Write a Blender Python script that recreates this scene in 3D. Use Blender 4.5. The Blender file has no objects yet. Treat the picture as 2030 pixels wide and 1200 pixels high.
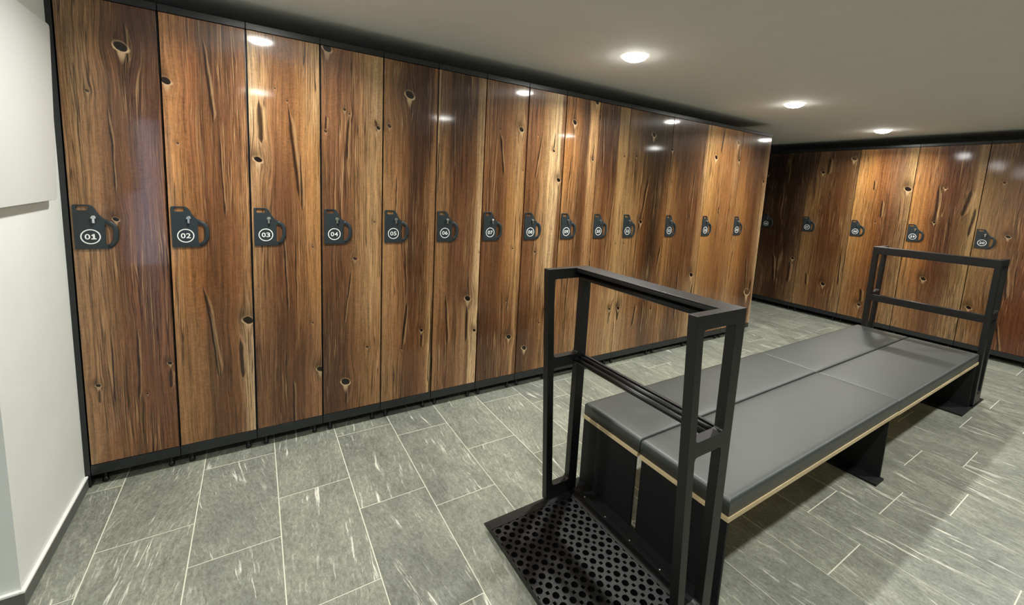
import bpy, bmesh, math, random
from mathutils import Vector, Matrix
random.seed(7)
scene = bpy.context.scene
COL = scene.collection

# ------------------------------------------------------------------ helpers
def lin(c):
    return tuple(((v/255)/12.92 if v/255 <= .04045 else ((v/255+.055)/1.055)**2.4) for v in c)

def mesh_obj(name, bm, mat=None, parent=None, smooth=False, bevel=0, seg=2):
    bmesh.ops.recalc_face_normals(bm, faces=bm.faces[:])
    me = bpy.data.meshes.new(name)
    bm.to_mesh(me); bm.free()
    if mat: me.materials.append(mat)
    o = bpy.data.objects.new(name, me)
    COL.objects.link(o)
    if parent: o.parent = parent
    if smooth:
        for p in me.polygons: p.use_smooth = True
    if bevel:
        m = o.modifiers.new('Bevel', 'BEVEL'); m.width = bevel; m.segments = seg
        m.limit_method = 'ANGLE'; m.angle_limit = math.radians(40)
        for p in me.polygons: p.use_smooth = True
        w = o.modifiers.new('WN', 'WEIGHTED_NORMAL'); w.keep_sharp = True
    return o

def BM(): return bmesh.new()

def add_box(bm, x0, x1, y0, y1, z0, z1):
    vs = [bm.verts.new(p) for p in ((x0,y0,z0),(x1,y0,z0),(x1,y1,z0),(x0,y1,z0),(x0,y0,z1),(x1,y0,z1),(x1,y1,z1),(x0,y1,z1))]
    for f in ((0,3,2,1),(4,5,6,7),(0,1,5,4),(1,2,6,5),(2,3,7,6),(3,0,4,7)):
        bm.faces.new([vs[i] for i in f])

def add_cyl(bm, p0, p1, r0, r1=None, n=20, caps=True):
    r1 = r0 if r1 is None else r1
    p0, p1 = Vector(p0), Vector(p1)
    d = (p1-p0).normalized()
    a = d.orthogonal().normalized(); b = d.cross(a)
    A = [bm.verts.new(p0+r0*(math.cos(t)*a+math.sin(t)*b)) for t in [2*math.pi*i/n for i in range(n)]]
    B = [bm.verts.new(p1+r1*(math.cos(t)*a+math.sin(t)*b)) for t in [2*math.pi*i/n for i in range(n)]]
    for i in range(n):
        j = (i+1) % n
        bm.faces.new((A[i], A[j], B[j], B[i]))
    if caps:
        bm.faces.new(A[::-1]); bm.faces.new(B)

def add_lathe(bm, prof, n=24, c=(0,0,0)):
    """prof: (radius, z) pairs from bottom to top, closed on the axis"""
    rings = []
    for r, z in prof:
        rings.append([bm.verts.new((c[0]+r*math.cos(2*math.pi*i/n), c[1]+r*math.sin(2*math.pi*i/n), c[2]+z)) for i in range(n)])
    for A, B in zip(rings, rings[1:]):
        for i in range(n):
            bm.faces.new((A[i], A[(i+1) % n], B[(i+1) % n], B[i]))
    bm.faces.new(rings[0][::-1]); bm.faces.new(rings[-1])

def prism(bm, loops, depth, place):
    """fill outline loops[0] with holes loops[1:], thicken by depth; place(a,b,d) -> 3D point"""
    nb = bmesh.new()
    edges = []
    for lp in loops:
        vs = [nb.verts.new((a, b, 0)) for a, b in lp]
        edges += [nb.edges.new((vs[i], vs[(i+1) % len(vs)])) for i in range(len(vs))]
    bmesh.ops.triangle_fill(nb, use_beauty=True, edges=edges)
    r = bmesh.ops.extrude_face_region(nb, geom=nb.faces[:])
    for v in [g for g in r['geom'] if isinstance(g, bmesh.types.BMVert)]:
        v.co.z = depth
    vm = {v: bm.verts.new(place(*v.co)) for v in nb.verts}
    for f in nb.faces:
        try: bm.faces.new([vm[v] for v in f.verts])
        except ValueError: pass
    nb.free()

def rounded(pts, r, n=4):
    """round every corner of a polygon by about r"""
    out = []
    N = len(pts)
    for i in range(N):
        p = Vector(pts[i]); a = Vector(pts[i-1])-p; b = Vector(pts[(i+1) % N])-p
        ra = min(r, a.length*.45); rb = min(r, b.length*.45)
        A = p+a.normalized()*ra; B = p+b.normalized()*rb
        for k in range(n+1):
            t = k/n
            out.append(tuple((1-t)**2*A + 2*t*(1-t)*p + t*t*B))
    return out

def empty(name, loc, rz=0):
    o = bpy.data.objects.new(name, None); COL.objects.link(o)
    o.location = loc; o.rotation_euler = (0, 0, rz); o.empty_display_size = .1
    return o

def tag(o, label, cat, group=None):
    o['label'] = label; o['category'] = cat
    if group: o['group'] = group
    return o

def struct(o):
    o['kind'] = 'structure'; return o

# ------------------------------------------------------------------ materials
class NT:
    def __init__(self, tree): self.t = tree; self.x = 0
    def n(self, typ, **kw):
        nd = self.t.nodes.new(typ); nd.location = (self.x, 0); self.x += 30
        for k, v in kw.items(): setattr(nd, k, v)
        return nd
    def link(self, a, b): self.t.links.new(a, b)
    def put(self, sock, v):
        if v is None: return
        if isinstance(v, bpy.types.NodeSocket): self.link(v, sock)
        else: sock.default_value = v
    def m(self, op, a, b=None, c=None, clamp=False):
        nd = self.n('ShaderNodeMath', operation=op, use_clamp=clamp)
        self.put(nd.inputs[0], a); self.put(nd.inputs[1], b)
        if c is not None: self.put(nd.inputs[2], c)
        return nd.outputs[0]
    def mr(self, v, a, b, c, d, smooth=False):
        nd = self.n('ShaderNodeMapRange', clamp=True)
        if smooth: nd.interpolation_type = 'SMOOTHSTEP'
        for i, s in enumerate((v, a, b, c, d)): self.put(nd.inputs[i], s)
        return nd.outputs[0]
    def mix(self, f, a, b, mode='MIX'):
        nd = self.n('ShaderNodeMix', data_type='RGBA', blend_type=mode)
        self.put(nd.inputs[0], f); self.put(nd.inputs[6], a); self.put(nd.inputs[7], b)
        return nd.outputs[2]
    def xyz(self, x, y, z):
        nd = self.n('ShaderNodeCombineXYZ')
        for i, s in enumerate((x, y, z)): self.put(nd.inputs[i], s)
        return nd.outputs[0]
    def sep(self, v):
        nd = self.n('ShaderNodeSeparateXYZ'); self.link(v, nd.inputs[0]); return nd.outputs
    def noise(self, v, scale=1, detail=2, rough=.5, dist=0):
        nd = self.n('ShaderNodeTexNoise', noise_dimensions='3D')
        self.link(v, nd.inputs['Vector'])
        nd.inputs['Scale'].default_value = scale; nd.inputs['Detail'].default_value = detail
        nd.inputs['Roughness'].default_value = rough; nd.inputs['Distortion'].default_value = dist
        return nd.outputs[0]
    def ramp(self, f, stops):
        nd = self.n('ShaderNodeValToRGB'); cr = nd.color_ramp
        stops = sorted(stops)
        while len(cr.elements) < len(stops): cr.elements.new(.5)
        for e, (p, c) in zip(cr.elements, stops):
            e.position = p; e.color = (*c, 1)
        self.put(nd.inputs[0], f); return nd.outputs[0]
    def rgb(self, c): return (*c, 1)

def new_mat(name):
    m = bpy.data.materials.new(name); m.use_nodes = True
    t = NT(m.node_tree); t.t.nodes.clear()
    out = t.n('ShaderNodeOutputMaterial'); b = t.n('ShaderNodeBsdfPrincipled')
    t.link(b.outputs[0], out.inputs[0])
    return m, t, b

def simple(name, c, rough=.5, metal=0, spec=.5, noise_amt=.08, scale=60, bump=0, bscale=300, coat=0, ior=1.5):
    m, t, b = new_mat(name)
    co = t.n('ShaderNodeTexCoord').outputs['Object']
    f = t.mr(t.noise(co, scale, 4, .6), .25, .75, 1-noise_amt, 1+noise_amt)
    col = t.n('ShaderNodeVectorMath', operation='SCALE')
    col.inputs[0].default_value = lin(c); t.link(f, col.inputs['Scale'])
    t.link(col.outputs[0], b.inputs['Base Color'])
    b.inputs['Roughness'].default_value = rough; b.inputs['Metallic'].default_value = metal
    b.inputs['Specular IOR Level'].default_value = spec
    b.inputs['IOR'].default_value = ior
    if coat: b.inputs['Coat Weight'].default_value = coat
    if bump:
        bn = t.n('ShaderNodeBump'); bn.inputs['Strength'].default_value = bump; bn.inputs['Distance'].default_value = .002
        t.link(t.noise(co, bscale, 3, .6), bn.inputs['Height']); t.link(bn.outputs[0], b.inputs['Normal'])
    return m

M = {}
M['steel'] = simple('charcoal_powder_coated_steel', (32, 36, 38), .36, 0, .5, .06, 40, .12, 900)
M['rack'] = simple('black_powder_coated_steel', (9, 10, 11), .42, 0, .5, .05, 40, .10, 900, 0, 1.52)
M['legs'] = simple('matt_black_board', (22, 24, 25), .6, 0, .3, .1, 30)
M['foot'] = simple('black_plastic', (20, 20, 21), .3, 0, .5)
M['rubber'] = simple('black_rubber', (11, 11, 12), .38, 0, .45, .2, 40, .3, 500)
M['plate'] = simple('anthracite_lock_plate', (42, 50, 53), .45, 0, .4, .05)
M['white'] = simple('white_print', (240, 242, 240), .5, 0, .3, .01)
M['chrome'] = simple('brushed_nickel', (205, 205, 200), .28, 1, .5, .03)
M['wall'] = simple('white_wall_paint', (236, 240, 236), .75, 0, .2, .025, 5, .15, 180)
M['panel'] = simple('white_lacquer', (212, 215, 213), .45, 0, .4, .012, 3)
M['bead'] = simple('white_trim_bead', (250, 250, 247), .4, 0, .4, .01)
M['ceiling'] = simple('taupe_ceiling_paint', (230, 228, 221), .85, 0, .15, .02, 8, .1, 250)
M['darkwall'] = simple('charcoal_wall', (60, 60, 58), .8, 0, .2, .04, 6)
M['skirt'] = simple('grey_tile_skirting', (100, 102, 99), .5, 0, .4, .12, 14)
M['trim'] = simple('lamp_trim', (215, 214, 206), .5)

def leather():
    m, t, b = new_mat('dark_grey_leatherette')
    co = t.n('ShaderNodeTexCoord').outputs['Object']
    f = t.mr(t.noise(co, 8, 4, .6), .3, .7, .92, 1.08)
    v = t.n('ShaderNodeVectorMath', operation='SCALE'); v.inputs[0].default_value = lin((54, 60, 58)); t.link(f, v.inputs['Scale'])
    t.link(v.outputs[0], b.inputs['Base Color'])
    b.inputs['Roughness'].default_value = .47; b.inputs['Specular IOR Level'].default_value = .9
    vo = t.n('ShaderNodeTexVoronoi'); t.link(co, vo.inputs['Vector']); vo.inputs['Scale'].default_value = 420
    bn = t.n('ShaderNodeBump'); bn.inputs['Strength'].default_value = .18; bn.inputs['Distance'].default_value = .001
    t.link(vo.outputs['Distance'], bn.inputs['Height']); t.link(bn.outputs[0], b.inputs['Normal'])
    return m
M['leather'] = leather()

def plywood():
    m, t, b = new_mat('birch_plywood_edge')
    co = t.n('ShaderNodeTexCoord').outputs['Object']
    s = t.sep(co)
    w = t.noise(t.xyz(t.m('MULTIPLY', s[0], 3), t.m('MULTIPLY', s[1], 3), t.m('MULTIPLY', s[2], 500)), 1, 2)
    t.link(t.ramp(w, [(.3, lin((176, 154, 116))), (.5, lin((212, 192, 150))), (.7, lin((222, 204, 164)))]), b.inputs['Base Color'])
    b.inputs['Roughness'].default_value = .5
    return m
M['ply'] = plywood()

def emit(name, c, s):
    m = bpy.data.materials.new(name); m.use_nodes = True
    t = NT(m.node_tree); t.t.nodes.clear()
    out = t.n('ShaderNodeOutputMaterial'); e = t.n('ShaderNodeEmission')
    e.inputs[0].default_value = (*c, 1); e.inputs[1].default_value = s
    t.link(e.outputs[0], out.inputs[0]); return m
LAMP_COL = (1.0, .985, .93)
M['lamp'] = emit('lit_diffuser', LAMP_COL, 110)
M['rim'] = emit('softly_lit_lamp_rim', LAMP_COL, 12)
M['glowing'] = emit('added_bluish_glow', (.62, .72, 1.0), 5.0)  # bluish glow of an added pane out of view

def tile_mat():
    m, t, b = new_mat('grey_green_stone_tile')
    at = t.n('ShaderNodeAttribute', attribute_name='tile_random').outputs
    ge = t.n('ShaderNodeNewGeometry').outputs['Position']
    s = t.sep(ge); r = t.sep(at[1])
    x = t.m('ADD', s[0], t.m('MULTIPLY', r[0], 37)); y = t.m('ADD', s[1], t.m('MULTIPLY', r[1], 53))
    # a slight cross-slant per tile so the veins do not all run true
    xs = t.m('ADD', x, t.m('MULTIPLY', y, t.m('MULTIPLY_ADD', r[2], .5, -.25)))
    wv = t.noise(t.xyz(t.m('MULTIPLY', xs, 3), t.m('MULTIPLY', y, 2), r[2]), 1, 3, .6)
    xw = t.m('ADD', xs, t.m('MULTIPLY_ADD', wv, .16, -.08))
    cloud = t.noise(t.xyz(t.m('MULTIPLY', xw, 5), t.m('MULTIPLY', y, 2.2), r[0]), 1, 5, .65)
    fine = t.noise(t.xyz(t.m('MULTIPLY', xs, 75), t.m('MULTIPLY', y, 34), r[1]), 1, 6, .8)
    speck = t.noise(t.xyz(t.m('MULTIPLY', x, 160), t.m('MULTIPLY', y, 120), r[1]), 1, 3, .7)
    base = t.ramp(cloud, [(.25, lin((110, 114, 105))), (.5, lin((137, 140, 127))), (.75, lin((162, 165, 147)))])
    base = t.mix(t.m('MULTIPLY', r[2], .28), base, t.rgb(lin((124, 129, 125))))
    f = t.m('MULTIPLY', t.mr(fine, .32, .68, .66, 1.34), t.mr(speck, .3, .7, .80, 1.2))
    v = t.n('ShaderNodeVectorMath', operation='SCALE'); t.link(base, v.inputs[0]); t.link(f, v.inputs['Scale'])
    # white veins: long thin flakes along the tile
    xv = t.m('ADD', xs, t.m('MULTIPLY_ADD', wv, .05, -.025))
    vn = t.noise(t.xyz(t.m('MULTIPLY', xv, 44), t.m('MULTIPLY', y, 3.4), t.m('MULTIPLY', r[0], 9)), 1, 5, .7, .2)
    vm = t.noise(t.xyz(t.m('MULTIPLY', xw, 6), t.m('MULTIPLY', y, 3), t.m('MULTIPLY', r[1], 7)), 1, 2, .5)
    vein = t.m('MULTIPLY', t.mr(vn, .57, .66, 0, 1, True), t.mr(vm, .45, .58, 0, 1, True))
    vn2 = t.noise(t.xyz(t.m('MULTIPLY', xv, 95), t.m('MULTIPLY', y, 11), t.m('MULTIPLY', r[2], 9)), 1, 4, .7, .1)
    vein2 = t.m('MULTIPLY', t.mr(vn2, .56, .69, 0, .5, True), t.mr(cloud, .42, .62, .15, 1, True))
    col = t.mix(t.m('MAXIMUM', t.m('MULTIPLY', vein, .95), vein2), v.outputs[0], t.rgb(lin((228, 229, 214))))
    dk = t.mr(t.noise(t.xyz(t.m('MULTIPLY', xv, 50), t.m('MULTIPLY', y, 6), t.m('MULTIPLY', r[1], 4)), 1, 5, .7, .2), .28, .38, .35, 0, True)
    col = t.mix(dk, col, t.rgb(lin((88, 93, 86))))
    t.link(col, b.inputs['Base Color'])
    t.link(t.mr(fine, .3, .7, .27, .44), b.inputs['Roughness'])
    b.inputs['Specular IOR Level'].default_value = .6
    bn = t.n('ShaderNodeBump'); bn.inputs['Strength'].default_value = .18; bn.inputs['Distance'].default_value = .002
    t.link(fine, bn.inputs['Height']); t.link(bn.outputs[0], b.inputs['Normal'])
    return m
M['tile'] = tile_mat()
M['grout'] = simple('pale_grout', (226, 229, 210), .8, 0, .2, .06, 50)

# ---- printed barn wood: one material per door, stripes and knots where the photo has them
def sub_group(name, ins, outs):
    g = bpy.data.node_groups.new(name, 'ShaderNodeTree')
    for n_, ty in ins: g.interface.new_socket(n_, in_out='INPUT', socket_type=ty)
    for n_, ty in outs: g.interface.new_socket(n_, in_out='OUTPUT', socket_type=ty)
    t = NT(g); gi = t.n('NodeGroupInput'); go = t.n('NodeGroupOutput')
    return g, t, gi, go
FL, CO = 'NodeSocketFloat', 'NodeSocketColor'
GW, t, gi, go = sub_group('KnotWarp', [('u', FL), ('z', FL), ('ku', FL), ('kz', FL), ('r', FL)], [('u', FL)])
du = t.m('SUBTRACT', gi.outputs[0], gi.outputs[2]); dz = t.m('SUBTRACT', gi.outputs[1], gi.outputs[3])
a = t.m('DIVIDE', du, t.m('MULTIPLY', gi.outputs[4], 3.0)); b_ = t.m('DIVIDE', dz, t.m('MULTIPLY', gi.outputs[4], 4.5))
gss = t.m('EXPONENT', t.m('MULTIPLY', t.m('ADD', t.m('MULTIPLY', a, a), t.m('MULTIPLY', b_, b_)), -1))
t.link(t.m('SUBTRACT', gi.outputs[0], t.m('MULTIPLY', t.m('MULTIPLY', du, gss), .6)), go.inputs[0])
GK, t, gi, go = sub_group('KnotPaint', [('Color', CO), ('u', FL), ('z', FL), ('ku', FL), ('kz', FL), ('r', FL), ('n', FL), ('rim', FL), ('core', FL), ('shade', FL)], [('Color', CO)])
i = gi.outputs
du = t.m('DIVIDE', t.m('SUBTRACT', i[1], i[3]), i[5]); dz = t.m('DIVIDE', t.m('SUBTRACT', i[2], i[4]), i[5])
dz = t.m('MULTIPLY', t.m('ADD', dz, t.m('MULTIPLY', du, .25)), 1.25)
d = t.m('SQRT', t.m('ADD', t.m('MULTIPLY', du, du), t.m('MULTIPLY', dz, dz)))
d = t.m('ADD', d, t.m('MULTIPLY_ADD', i[6], .9, -.45))
# brown stain and dark shade painted above and beside the knot
sx = t.m('ADD', du, .8); sz = t.m('MULTIPLY', t.m('SUBTRACT', dz, 1.3), .6)
st = t.m('EXPONENT', t.m('MULTIPLY', t.m('ADD', t.m('MULTIPLY', t.m('MULTIPLY', sx, sx), .22), t.m('MULTIPLY', t.m('MULTIPLY', sz, sz), .22)), -1))
c = t.mix(t.m('MULTIPLY', st, i[9]), i[0], t.rgb(lin((62, 42, 26))))
# pale lip painted as catching light, with its tail, under the knot
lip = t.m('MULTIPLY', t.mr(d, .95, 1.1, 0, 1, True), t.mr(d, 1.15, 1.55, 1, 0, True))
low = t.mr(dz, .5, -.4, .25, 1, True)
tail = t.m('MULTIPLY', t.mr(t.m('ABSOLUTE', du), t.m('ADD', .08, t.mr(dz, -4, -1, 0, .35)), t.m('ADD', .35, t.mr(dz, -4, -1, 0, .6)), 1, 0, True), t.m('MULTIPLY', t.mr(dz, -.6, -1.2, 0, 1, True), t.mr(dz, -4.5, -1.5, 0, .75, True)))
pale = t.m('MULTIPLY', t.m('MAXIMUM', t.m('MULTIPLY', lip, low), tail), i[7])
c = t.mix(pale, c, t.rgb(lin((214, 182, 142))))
c = t.mix(t.m('MULTIPLY', t.mr(d, 1.12, .85, 0, 1, True), i[8]), c, t.rgb(lin((26, 17, 12))))
t.link(c, go.inputs[0])
GC, t, gi, go = sub_group('CrackPaint', [('Color', CO), ('u', FL), ('z', FL), ('u0', FL), ('z0', FL), ('u1', FL), ('z1', FL), ('w', FL), ('n', FL)], [('Color', CO)])
i = gi.outputs
tt = t.m('DIVIDE', t.m('SUBTRACT', i[2], i[4]), t.m('SUBTRACT', i[6], i[4]))
uc = t.m('ADD', i[3], t.m('MULTIPLY', t.m('SUBTRACT', i[5], i[3]), tt))
uc = t.m('ADD', uc, t.m('MULTIPLY_ADD', i[8], .03, -.015))
dist = t.m('ABSOLUTE', t.m('SUBTRACT', i[1], uc))
tap = t.m('MULTIPLY', t.mr(tt, -.02, .25, 0, 1, True), t.mr(tt, .85, 1.02, 1, 0, True))
w = t.m('MULTIPLY', i[7], tap)
k = t.m('MULTIPLY', t.mr(dist, t.m('MULTIPLY', w, .4), t.m('MULTIPLY', w, 1.5), 1, 0, True), t.mr(tap, 0, .15, 0, .9))
lite = t.m('MULTIPLY', t.mr(t.m('ABSOLUTE', t.m('SUBTRACT', t.m('SUBTRACT', i[1], uc), t.m('MULTIPLY', w, 2.2))), 0, t.m('MULTIPLY', w, 1.4), .35, 0, True), tap)
c = t.mix(lite, i[0], t.rgb(lin((200, 165, 120))))
t.link(t.mix(k, c, t.rgb(lin((32, 20, 13)))), go.inputs[0])

WOOD_GAIN = 1.0
def wood(name, w, top, mid, bot, knots, cracks, seed, gain=1.0):
    m, t, b = new_mat(name)
    s = t.sep(t.n('ShaderNodeTexCoord').outputs['Object'])
    u0, z = s[0], s[2]
    ks = 1.0 if seed < 3.7*4 else (1.3 if w < .4 else 1.35)     # knots of the wider doors are printed larger
    knots = [(a_, b2_, c_*ks*(.72 if d2_ == 'S' else 1), d2_) for a_, b2_, c_, d2_ in knots]
    if w > .4: cracks = [(*k[:4], (k[4] if len(k) > 4 else .0035)*1.5) for k in cracks]
    u = u0
    for k in knots:
        g = t.n('ShaderNodeGroup'); g.node_tree = GW
        for j, v in enumerate((u, z, k[0], k[1], k[2])): t.put(g.inputs[j], v)
        u = g.outputs[0]
    wob = t.noise(t.xyz(t.m('MULTIPLY', u0, 7), t.m('MULTIPLY', z, 1.7), seed), 1, 3, .55)
    uw = t.m('ADD', u, t.m('MULTIPLY_ADD', wob, .035, -.0175))
    wob2 = t.noise(t.xyz(t.m('MULTIPLY', u0, 22), t.m('MULTIPLY', z, 3), seed+3), 1, 3, .6)
    uw = t.m('ADD', uw, t.m('MULTIPLY_ADD', wob2, .008, -.004))
    pos = t.m('DIVIDE', uw, w)
    st = lambda L: [(p_, lin(c_)) for p_, c_ in L]
    ct, cm, cb = (t.ramp(pos, st(L)) for L in (top, mid, bot))
    zz = t.m('ADD', z, t.m('MULTIPLY_ADD', t.noise(t.xyz(t.m('MULTIPLY', u0, 22), t.m('MULTIPLY', z, 1.5), seed+9), 1, 3, .6), 1.0, -.5))
    col = t.mix(t.mr(zz, .45, .95, 1, 0, True), cm, cb)
    col = t.mix(t.mr(zz, 1.3, 1.8, 0, 1, True), col, ct)
    # grain
    n1 = t.noise(t.xyz(t.m('MULTIPLY', uw, 230), t.m('MULTIPLY', z, 3.4), seed), 1, 6, .74)
    n2 = t.noise(t.xyz(t.m('MULTIPLY', uw, 70), t.m('MULTIPLY', z, 1.2), seed+5), 1, 3, .6)
    n3 = t.noise(t.xyz(t.m('MULTIPLY', uw, 420), t.m('MULTIPLY', z, 16), seed+7), 1, 5, .8)
    n4 = t.noise(t.xyz(t.m('MULTIPLY', u0, 60), t.m('MULTIPLY', z, 110), seed+8), 1, 3, .6)
    area = t.noise(t.xyz(t.m('MULTIPLY', u0, 9), t.m('MULTIPLY', z, 1.6), seed+11), 1, 2, .5)
    rough_a = t.mr(area, .38, .6, .35, 1.15, True)
    g1 = t.m('MULTIPLY', t.mr(n1, .3, .7, -.58, .58), rough_a)
    g2 = t.mr(n2, .3, .7, -.30, .30)
    g3 = t.mr(n3, .3, .7, -.34, .34)
    g4 = t.m('MULTIPLY', t.mr(n4, .3, .7, -.17, .17), t.mr(area, .3, .55, 1, .3))
    n7 = t.noise(t.xyz(t.m('MULTIPLY', u0, 900), t.m('MULTIPLY', z, 260), seed+21), 1, 2, .6)
    g4 = t.m('ADD', g4, t.mr(n7, .3, .7, -.15, .15))
    f = t.m('ADD', t.m('ADD', t.m('ADD', g1, g2), t.m('ADD', g3, g4)), 1)
    v = t.n('ShaderNodeVectorMath', operation='SCALE'); t.link(col, v.inputs[0]); t.link(t.m('MULTIPLY', f, gain*WOOD_GAIN), v.inputs['Scale'])
    col = v.outputs[0]
    # fine dark checks and pale ridges that follow the grain
    n5 = t.noise(t.xyz(t.m('MULTIPLY', uw, 62), t.m('MULTIPLY', z, .85), seed+13), 1, 2, .5, .15)
    chk = t.m('MULTIPLY', t.mr(t.m('ABSOLUTE', t.m('SUBTRACT', n5, .5)), .004, .022, 1, 0, True), t.mr(area, .46, .6, 0, .75, True))
    col = t.mix(chk, col, t.rgb(lin((54, 34, 21))))
    rdg = t.m('MULTIPLY', t.mr(t.m('ABSOLUTE', t.m('SUBTRACT', n5, .545)), .006, .024, 1, 0, True), t.mr(area, .44, .62, 0, .5, True))
    col = t.mix(rdg, col, t.rgb(lin((205, 168, 122))))
    n6 = t.noise(t.xyz(t.m('MULTIPLY', uw, 300), t.m('MULTIPLY', z, 4.5), seed+17), 1, 3, .6)
    col = t.mix(t.m('MULTIPLY', t.mr(n6, .58, .72, 0, .55, True), rough_a), col, t.rgb(lin((196, 160, 116))))
    hs = t.n('ShaderNodeHueSaturation'); hs.inputs['Saturation'].default_value = .93; hs.inputs['Hue'].default_value = .5015; t.link(col, hs.inputs['Color']); col = hs.outputs[0]
    gm = t.n('ShaderNodeGamma'); t.link(col, gm.inputs[0]); gm.inputs[1].default_value = 1.22; col = gm.outputs[0]
    for k in cracks:
        g = t.n('ShaderNodeGroup'); g.node_tree = GC
        vals = (col, u0, z, k[0], k[1], k[2], k[3], k[4] if len(k) > 4 else .0035, wob2)
        for j, vv in enumerate(vals): t.put(g.inputs[j], vv)
        col = g.outputs[0]
    for k in knots:
        g = t.n('ShaderNodeGroup'); g.node_tree = GK
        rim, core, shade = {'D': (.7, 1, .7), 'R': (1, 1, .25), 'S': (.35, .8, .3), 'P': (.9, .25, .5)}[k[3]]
        vals = (col, u0, z, k[0], k[1], k[2], n2, rim, core, shade)
        for j, vv in enumerate(vals): t.put(g.inputs[j], vv)
        col = g.outputs[0]
    t.link(col, b.inputs['Base Color'])
    b.inputs['Roughness'].default_value = .34
    b.inputs['Specular IOR Level'].default_value = .25
    b.inputs['Anisotropic'].default_value = .9
    tn = t.n('ShaderNodeTangent', direction_type='RADIAL', axis='Z'); t.link(tn.outputs[0], b.inputs['Tangent'])
    b.inputs['Coat Weight'].default_value = .75; b.inputs['Coat Roughness'].default_value = .07
    b.inputs['Coat IOR'].default_value = 1.45
    bn = t.n('ShaderNodeBump'); bn.inputs['Strength'].default_value = .10; bn.inputs['Distance'].default_value = .0006
    t.link(n1, bn.inputs['Height']); t.link(bn.outputs[0], b.inputs['Coat Normal'])
    return m

# ------------------------------------------------------------------ the setting
W, W2 = .317, .5163
X_END = 10*W + 4*W2            # right end of the long row
XB = 6.75                      # front plane of the end row
CZ = 2.218                     # ceiling height
XW = -.02                      # face of the white wall
YC = -.60                      # its outer corner
ROOM = (-3.2, 7.32, -5.6, 1.9)

# floor: tiles as real faces in a bed of grout
JOINTS = [.152, .521, .152, .525, .388, .096, .501, .352]
bm = BM(); lay = bm.loops.layers.float_color.new('tile_random')
g2 = .0021
rt = random.Random(11)
x = .1117
cols = []
kk = -12
while .1117+kk*.3 < ROOM[1]+.3:
    cols.append(kk); kk += 1
prevj = .3
for k_ in cols:
    xa, xb = .1117+k_*.3, .1117+(k_+1)*.3
    if 0 <= k_ < 8: j = JOINTS[k_]
    elif k_ == -1: j = .56
    else:
        j = (prevj + rt.choice((.2, .37, .43, .25)) ) % .6
    prevj = j
    n_ = -11
    while j+n_*.6 < ROOM[3]+.6:
        ya, yb = j+n_*.6, j+(n_+1)*.6; n_ += 1
        if yb < ROOM[2]: continue
        col = (rt.random(), rt.random(), rt.random(), 1)
        f = bm.faces.new([bm.verts.new(p) for p in ((xa+g2, ya+g2, 0), (xb-g2, ya+g2, 0), (xb-g2, yb-g2, 0), (xa+g2, yb-g2, 0))])
        for l in f.loops: l[lay] = col
        f.material_index = 0
nf = bm.faces.new([bm.verts.new(p) for p in ((ROOM[0]-.4, ROOM[2]-.4, -.0012), (ROOM[1]+.4, ROOM[2]-.4, -.0012), (ROOM[1]+.4, ROOM[3]+.4, -.0012), (ROOM[0]-.4, ROOM[3]+.4, -.0012))])
nf.material_index = 1
fl = mesh_obj('floor', bm, M['tile']); fl.data.materials.append(M['grout']); struct(fl)

def block(name, mat, *b):
    bm = BM(); add_box(bm, *b); return struct(mesh_obj(name, bm, mat))
block('ceiling', M['ceiling'], ROOM[0], ROOM[1], ROOM[2], ROOM[3], CZ, CZ+.08)
block('wall_left', M['wall'], ROOM[0], XW, YC, ROOM[3], -.01, CZ)
block('wall_back', M['darkwall'], XW, X_END+.02, .53, ROOM[3], -.01, CZ)
block('wall_far', M['darkwall'], XB+.52, ROOM[1]+.1, ROOM[2], ROOM[3], -.01, CZ)
block('wall_alcove', M['darkwall'], X_END+.02, XB+.52, .82, ROOM[3], -.01, CZ)
block('wall_near', M['wall'], ROOM[0], ROOM[1], ROOM[2]-.1, ROOM[2], -.01, CZ)
block('wall_side', M['wall'], ROOM[0]-.1, ROOM[0], ROOM[2], ROOM[3], -.01, CZ)
# tile skirting with a white bead along its top, round the wall corner
bm = BM(); add_box(bm, XW, XW+.010, YC-.010, .0, 0, .052); add_box(bm, ROOM[0], XW, YC-.010, YC, 0, .052)
struct(mesh_obj('baseboard_left', bm, M['skirt']))
bm = BM(); add_box(bm, XW, XW+.012, YC-.012, .0, .052, .061); add_box(bm, ROOM[0], XW, YC-.012, YC, .052, .061)
struct(mesh_obj('trim_1', bm, M['bead'], bevel=.002))
block('trim_2', M['steel'], XW, -.002, .004, .53, 0, CZ)      # black filler strip beside the first locker

# tall frosted pane added behind the viewpoint for the bluish sheen on the first door
bm = BM(); add_box(bm, -.84, -.54, ROOM[2]+.001, ROOM[2]+.012, .04, 2.14)
struct(mesh_obj('added_sheen_pane_1', bm, M['glowing']))
bm = BM()
for b in ((-.88, -.84, .0, 2.18), (-.54, -.50, .0, 2.18), (-.84, -.54, .0, .04), (-.84, -.54, 2.14, 2.18)):
    add_box(bm, b[0], b[1], ROOM[2]+.001, ROOM[2]+.03, b[2], b[3])
struct(mesh_obj('trim_3', bm, M['trim']))  # frame of the added pane

# white board on the left wall
bm = BM()
prism(bm, [rounded([(-.008, .662), (-.075, .012), (-1.2, -.004), (-1.2, .660)], .018)], .030, lambda a, b, d: (d, a, b))
pn = mesh_obj('wall_panel', bm, M['panel'], bevel=.003)
pn.location = (XW+.0005, -.06, 1.28)
tag(pn, 'white board with rounded corners on the left wall beside the first locker', 'board')

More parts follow.
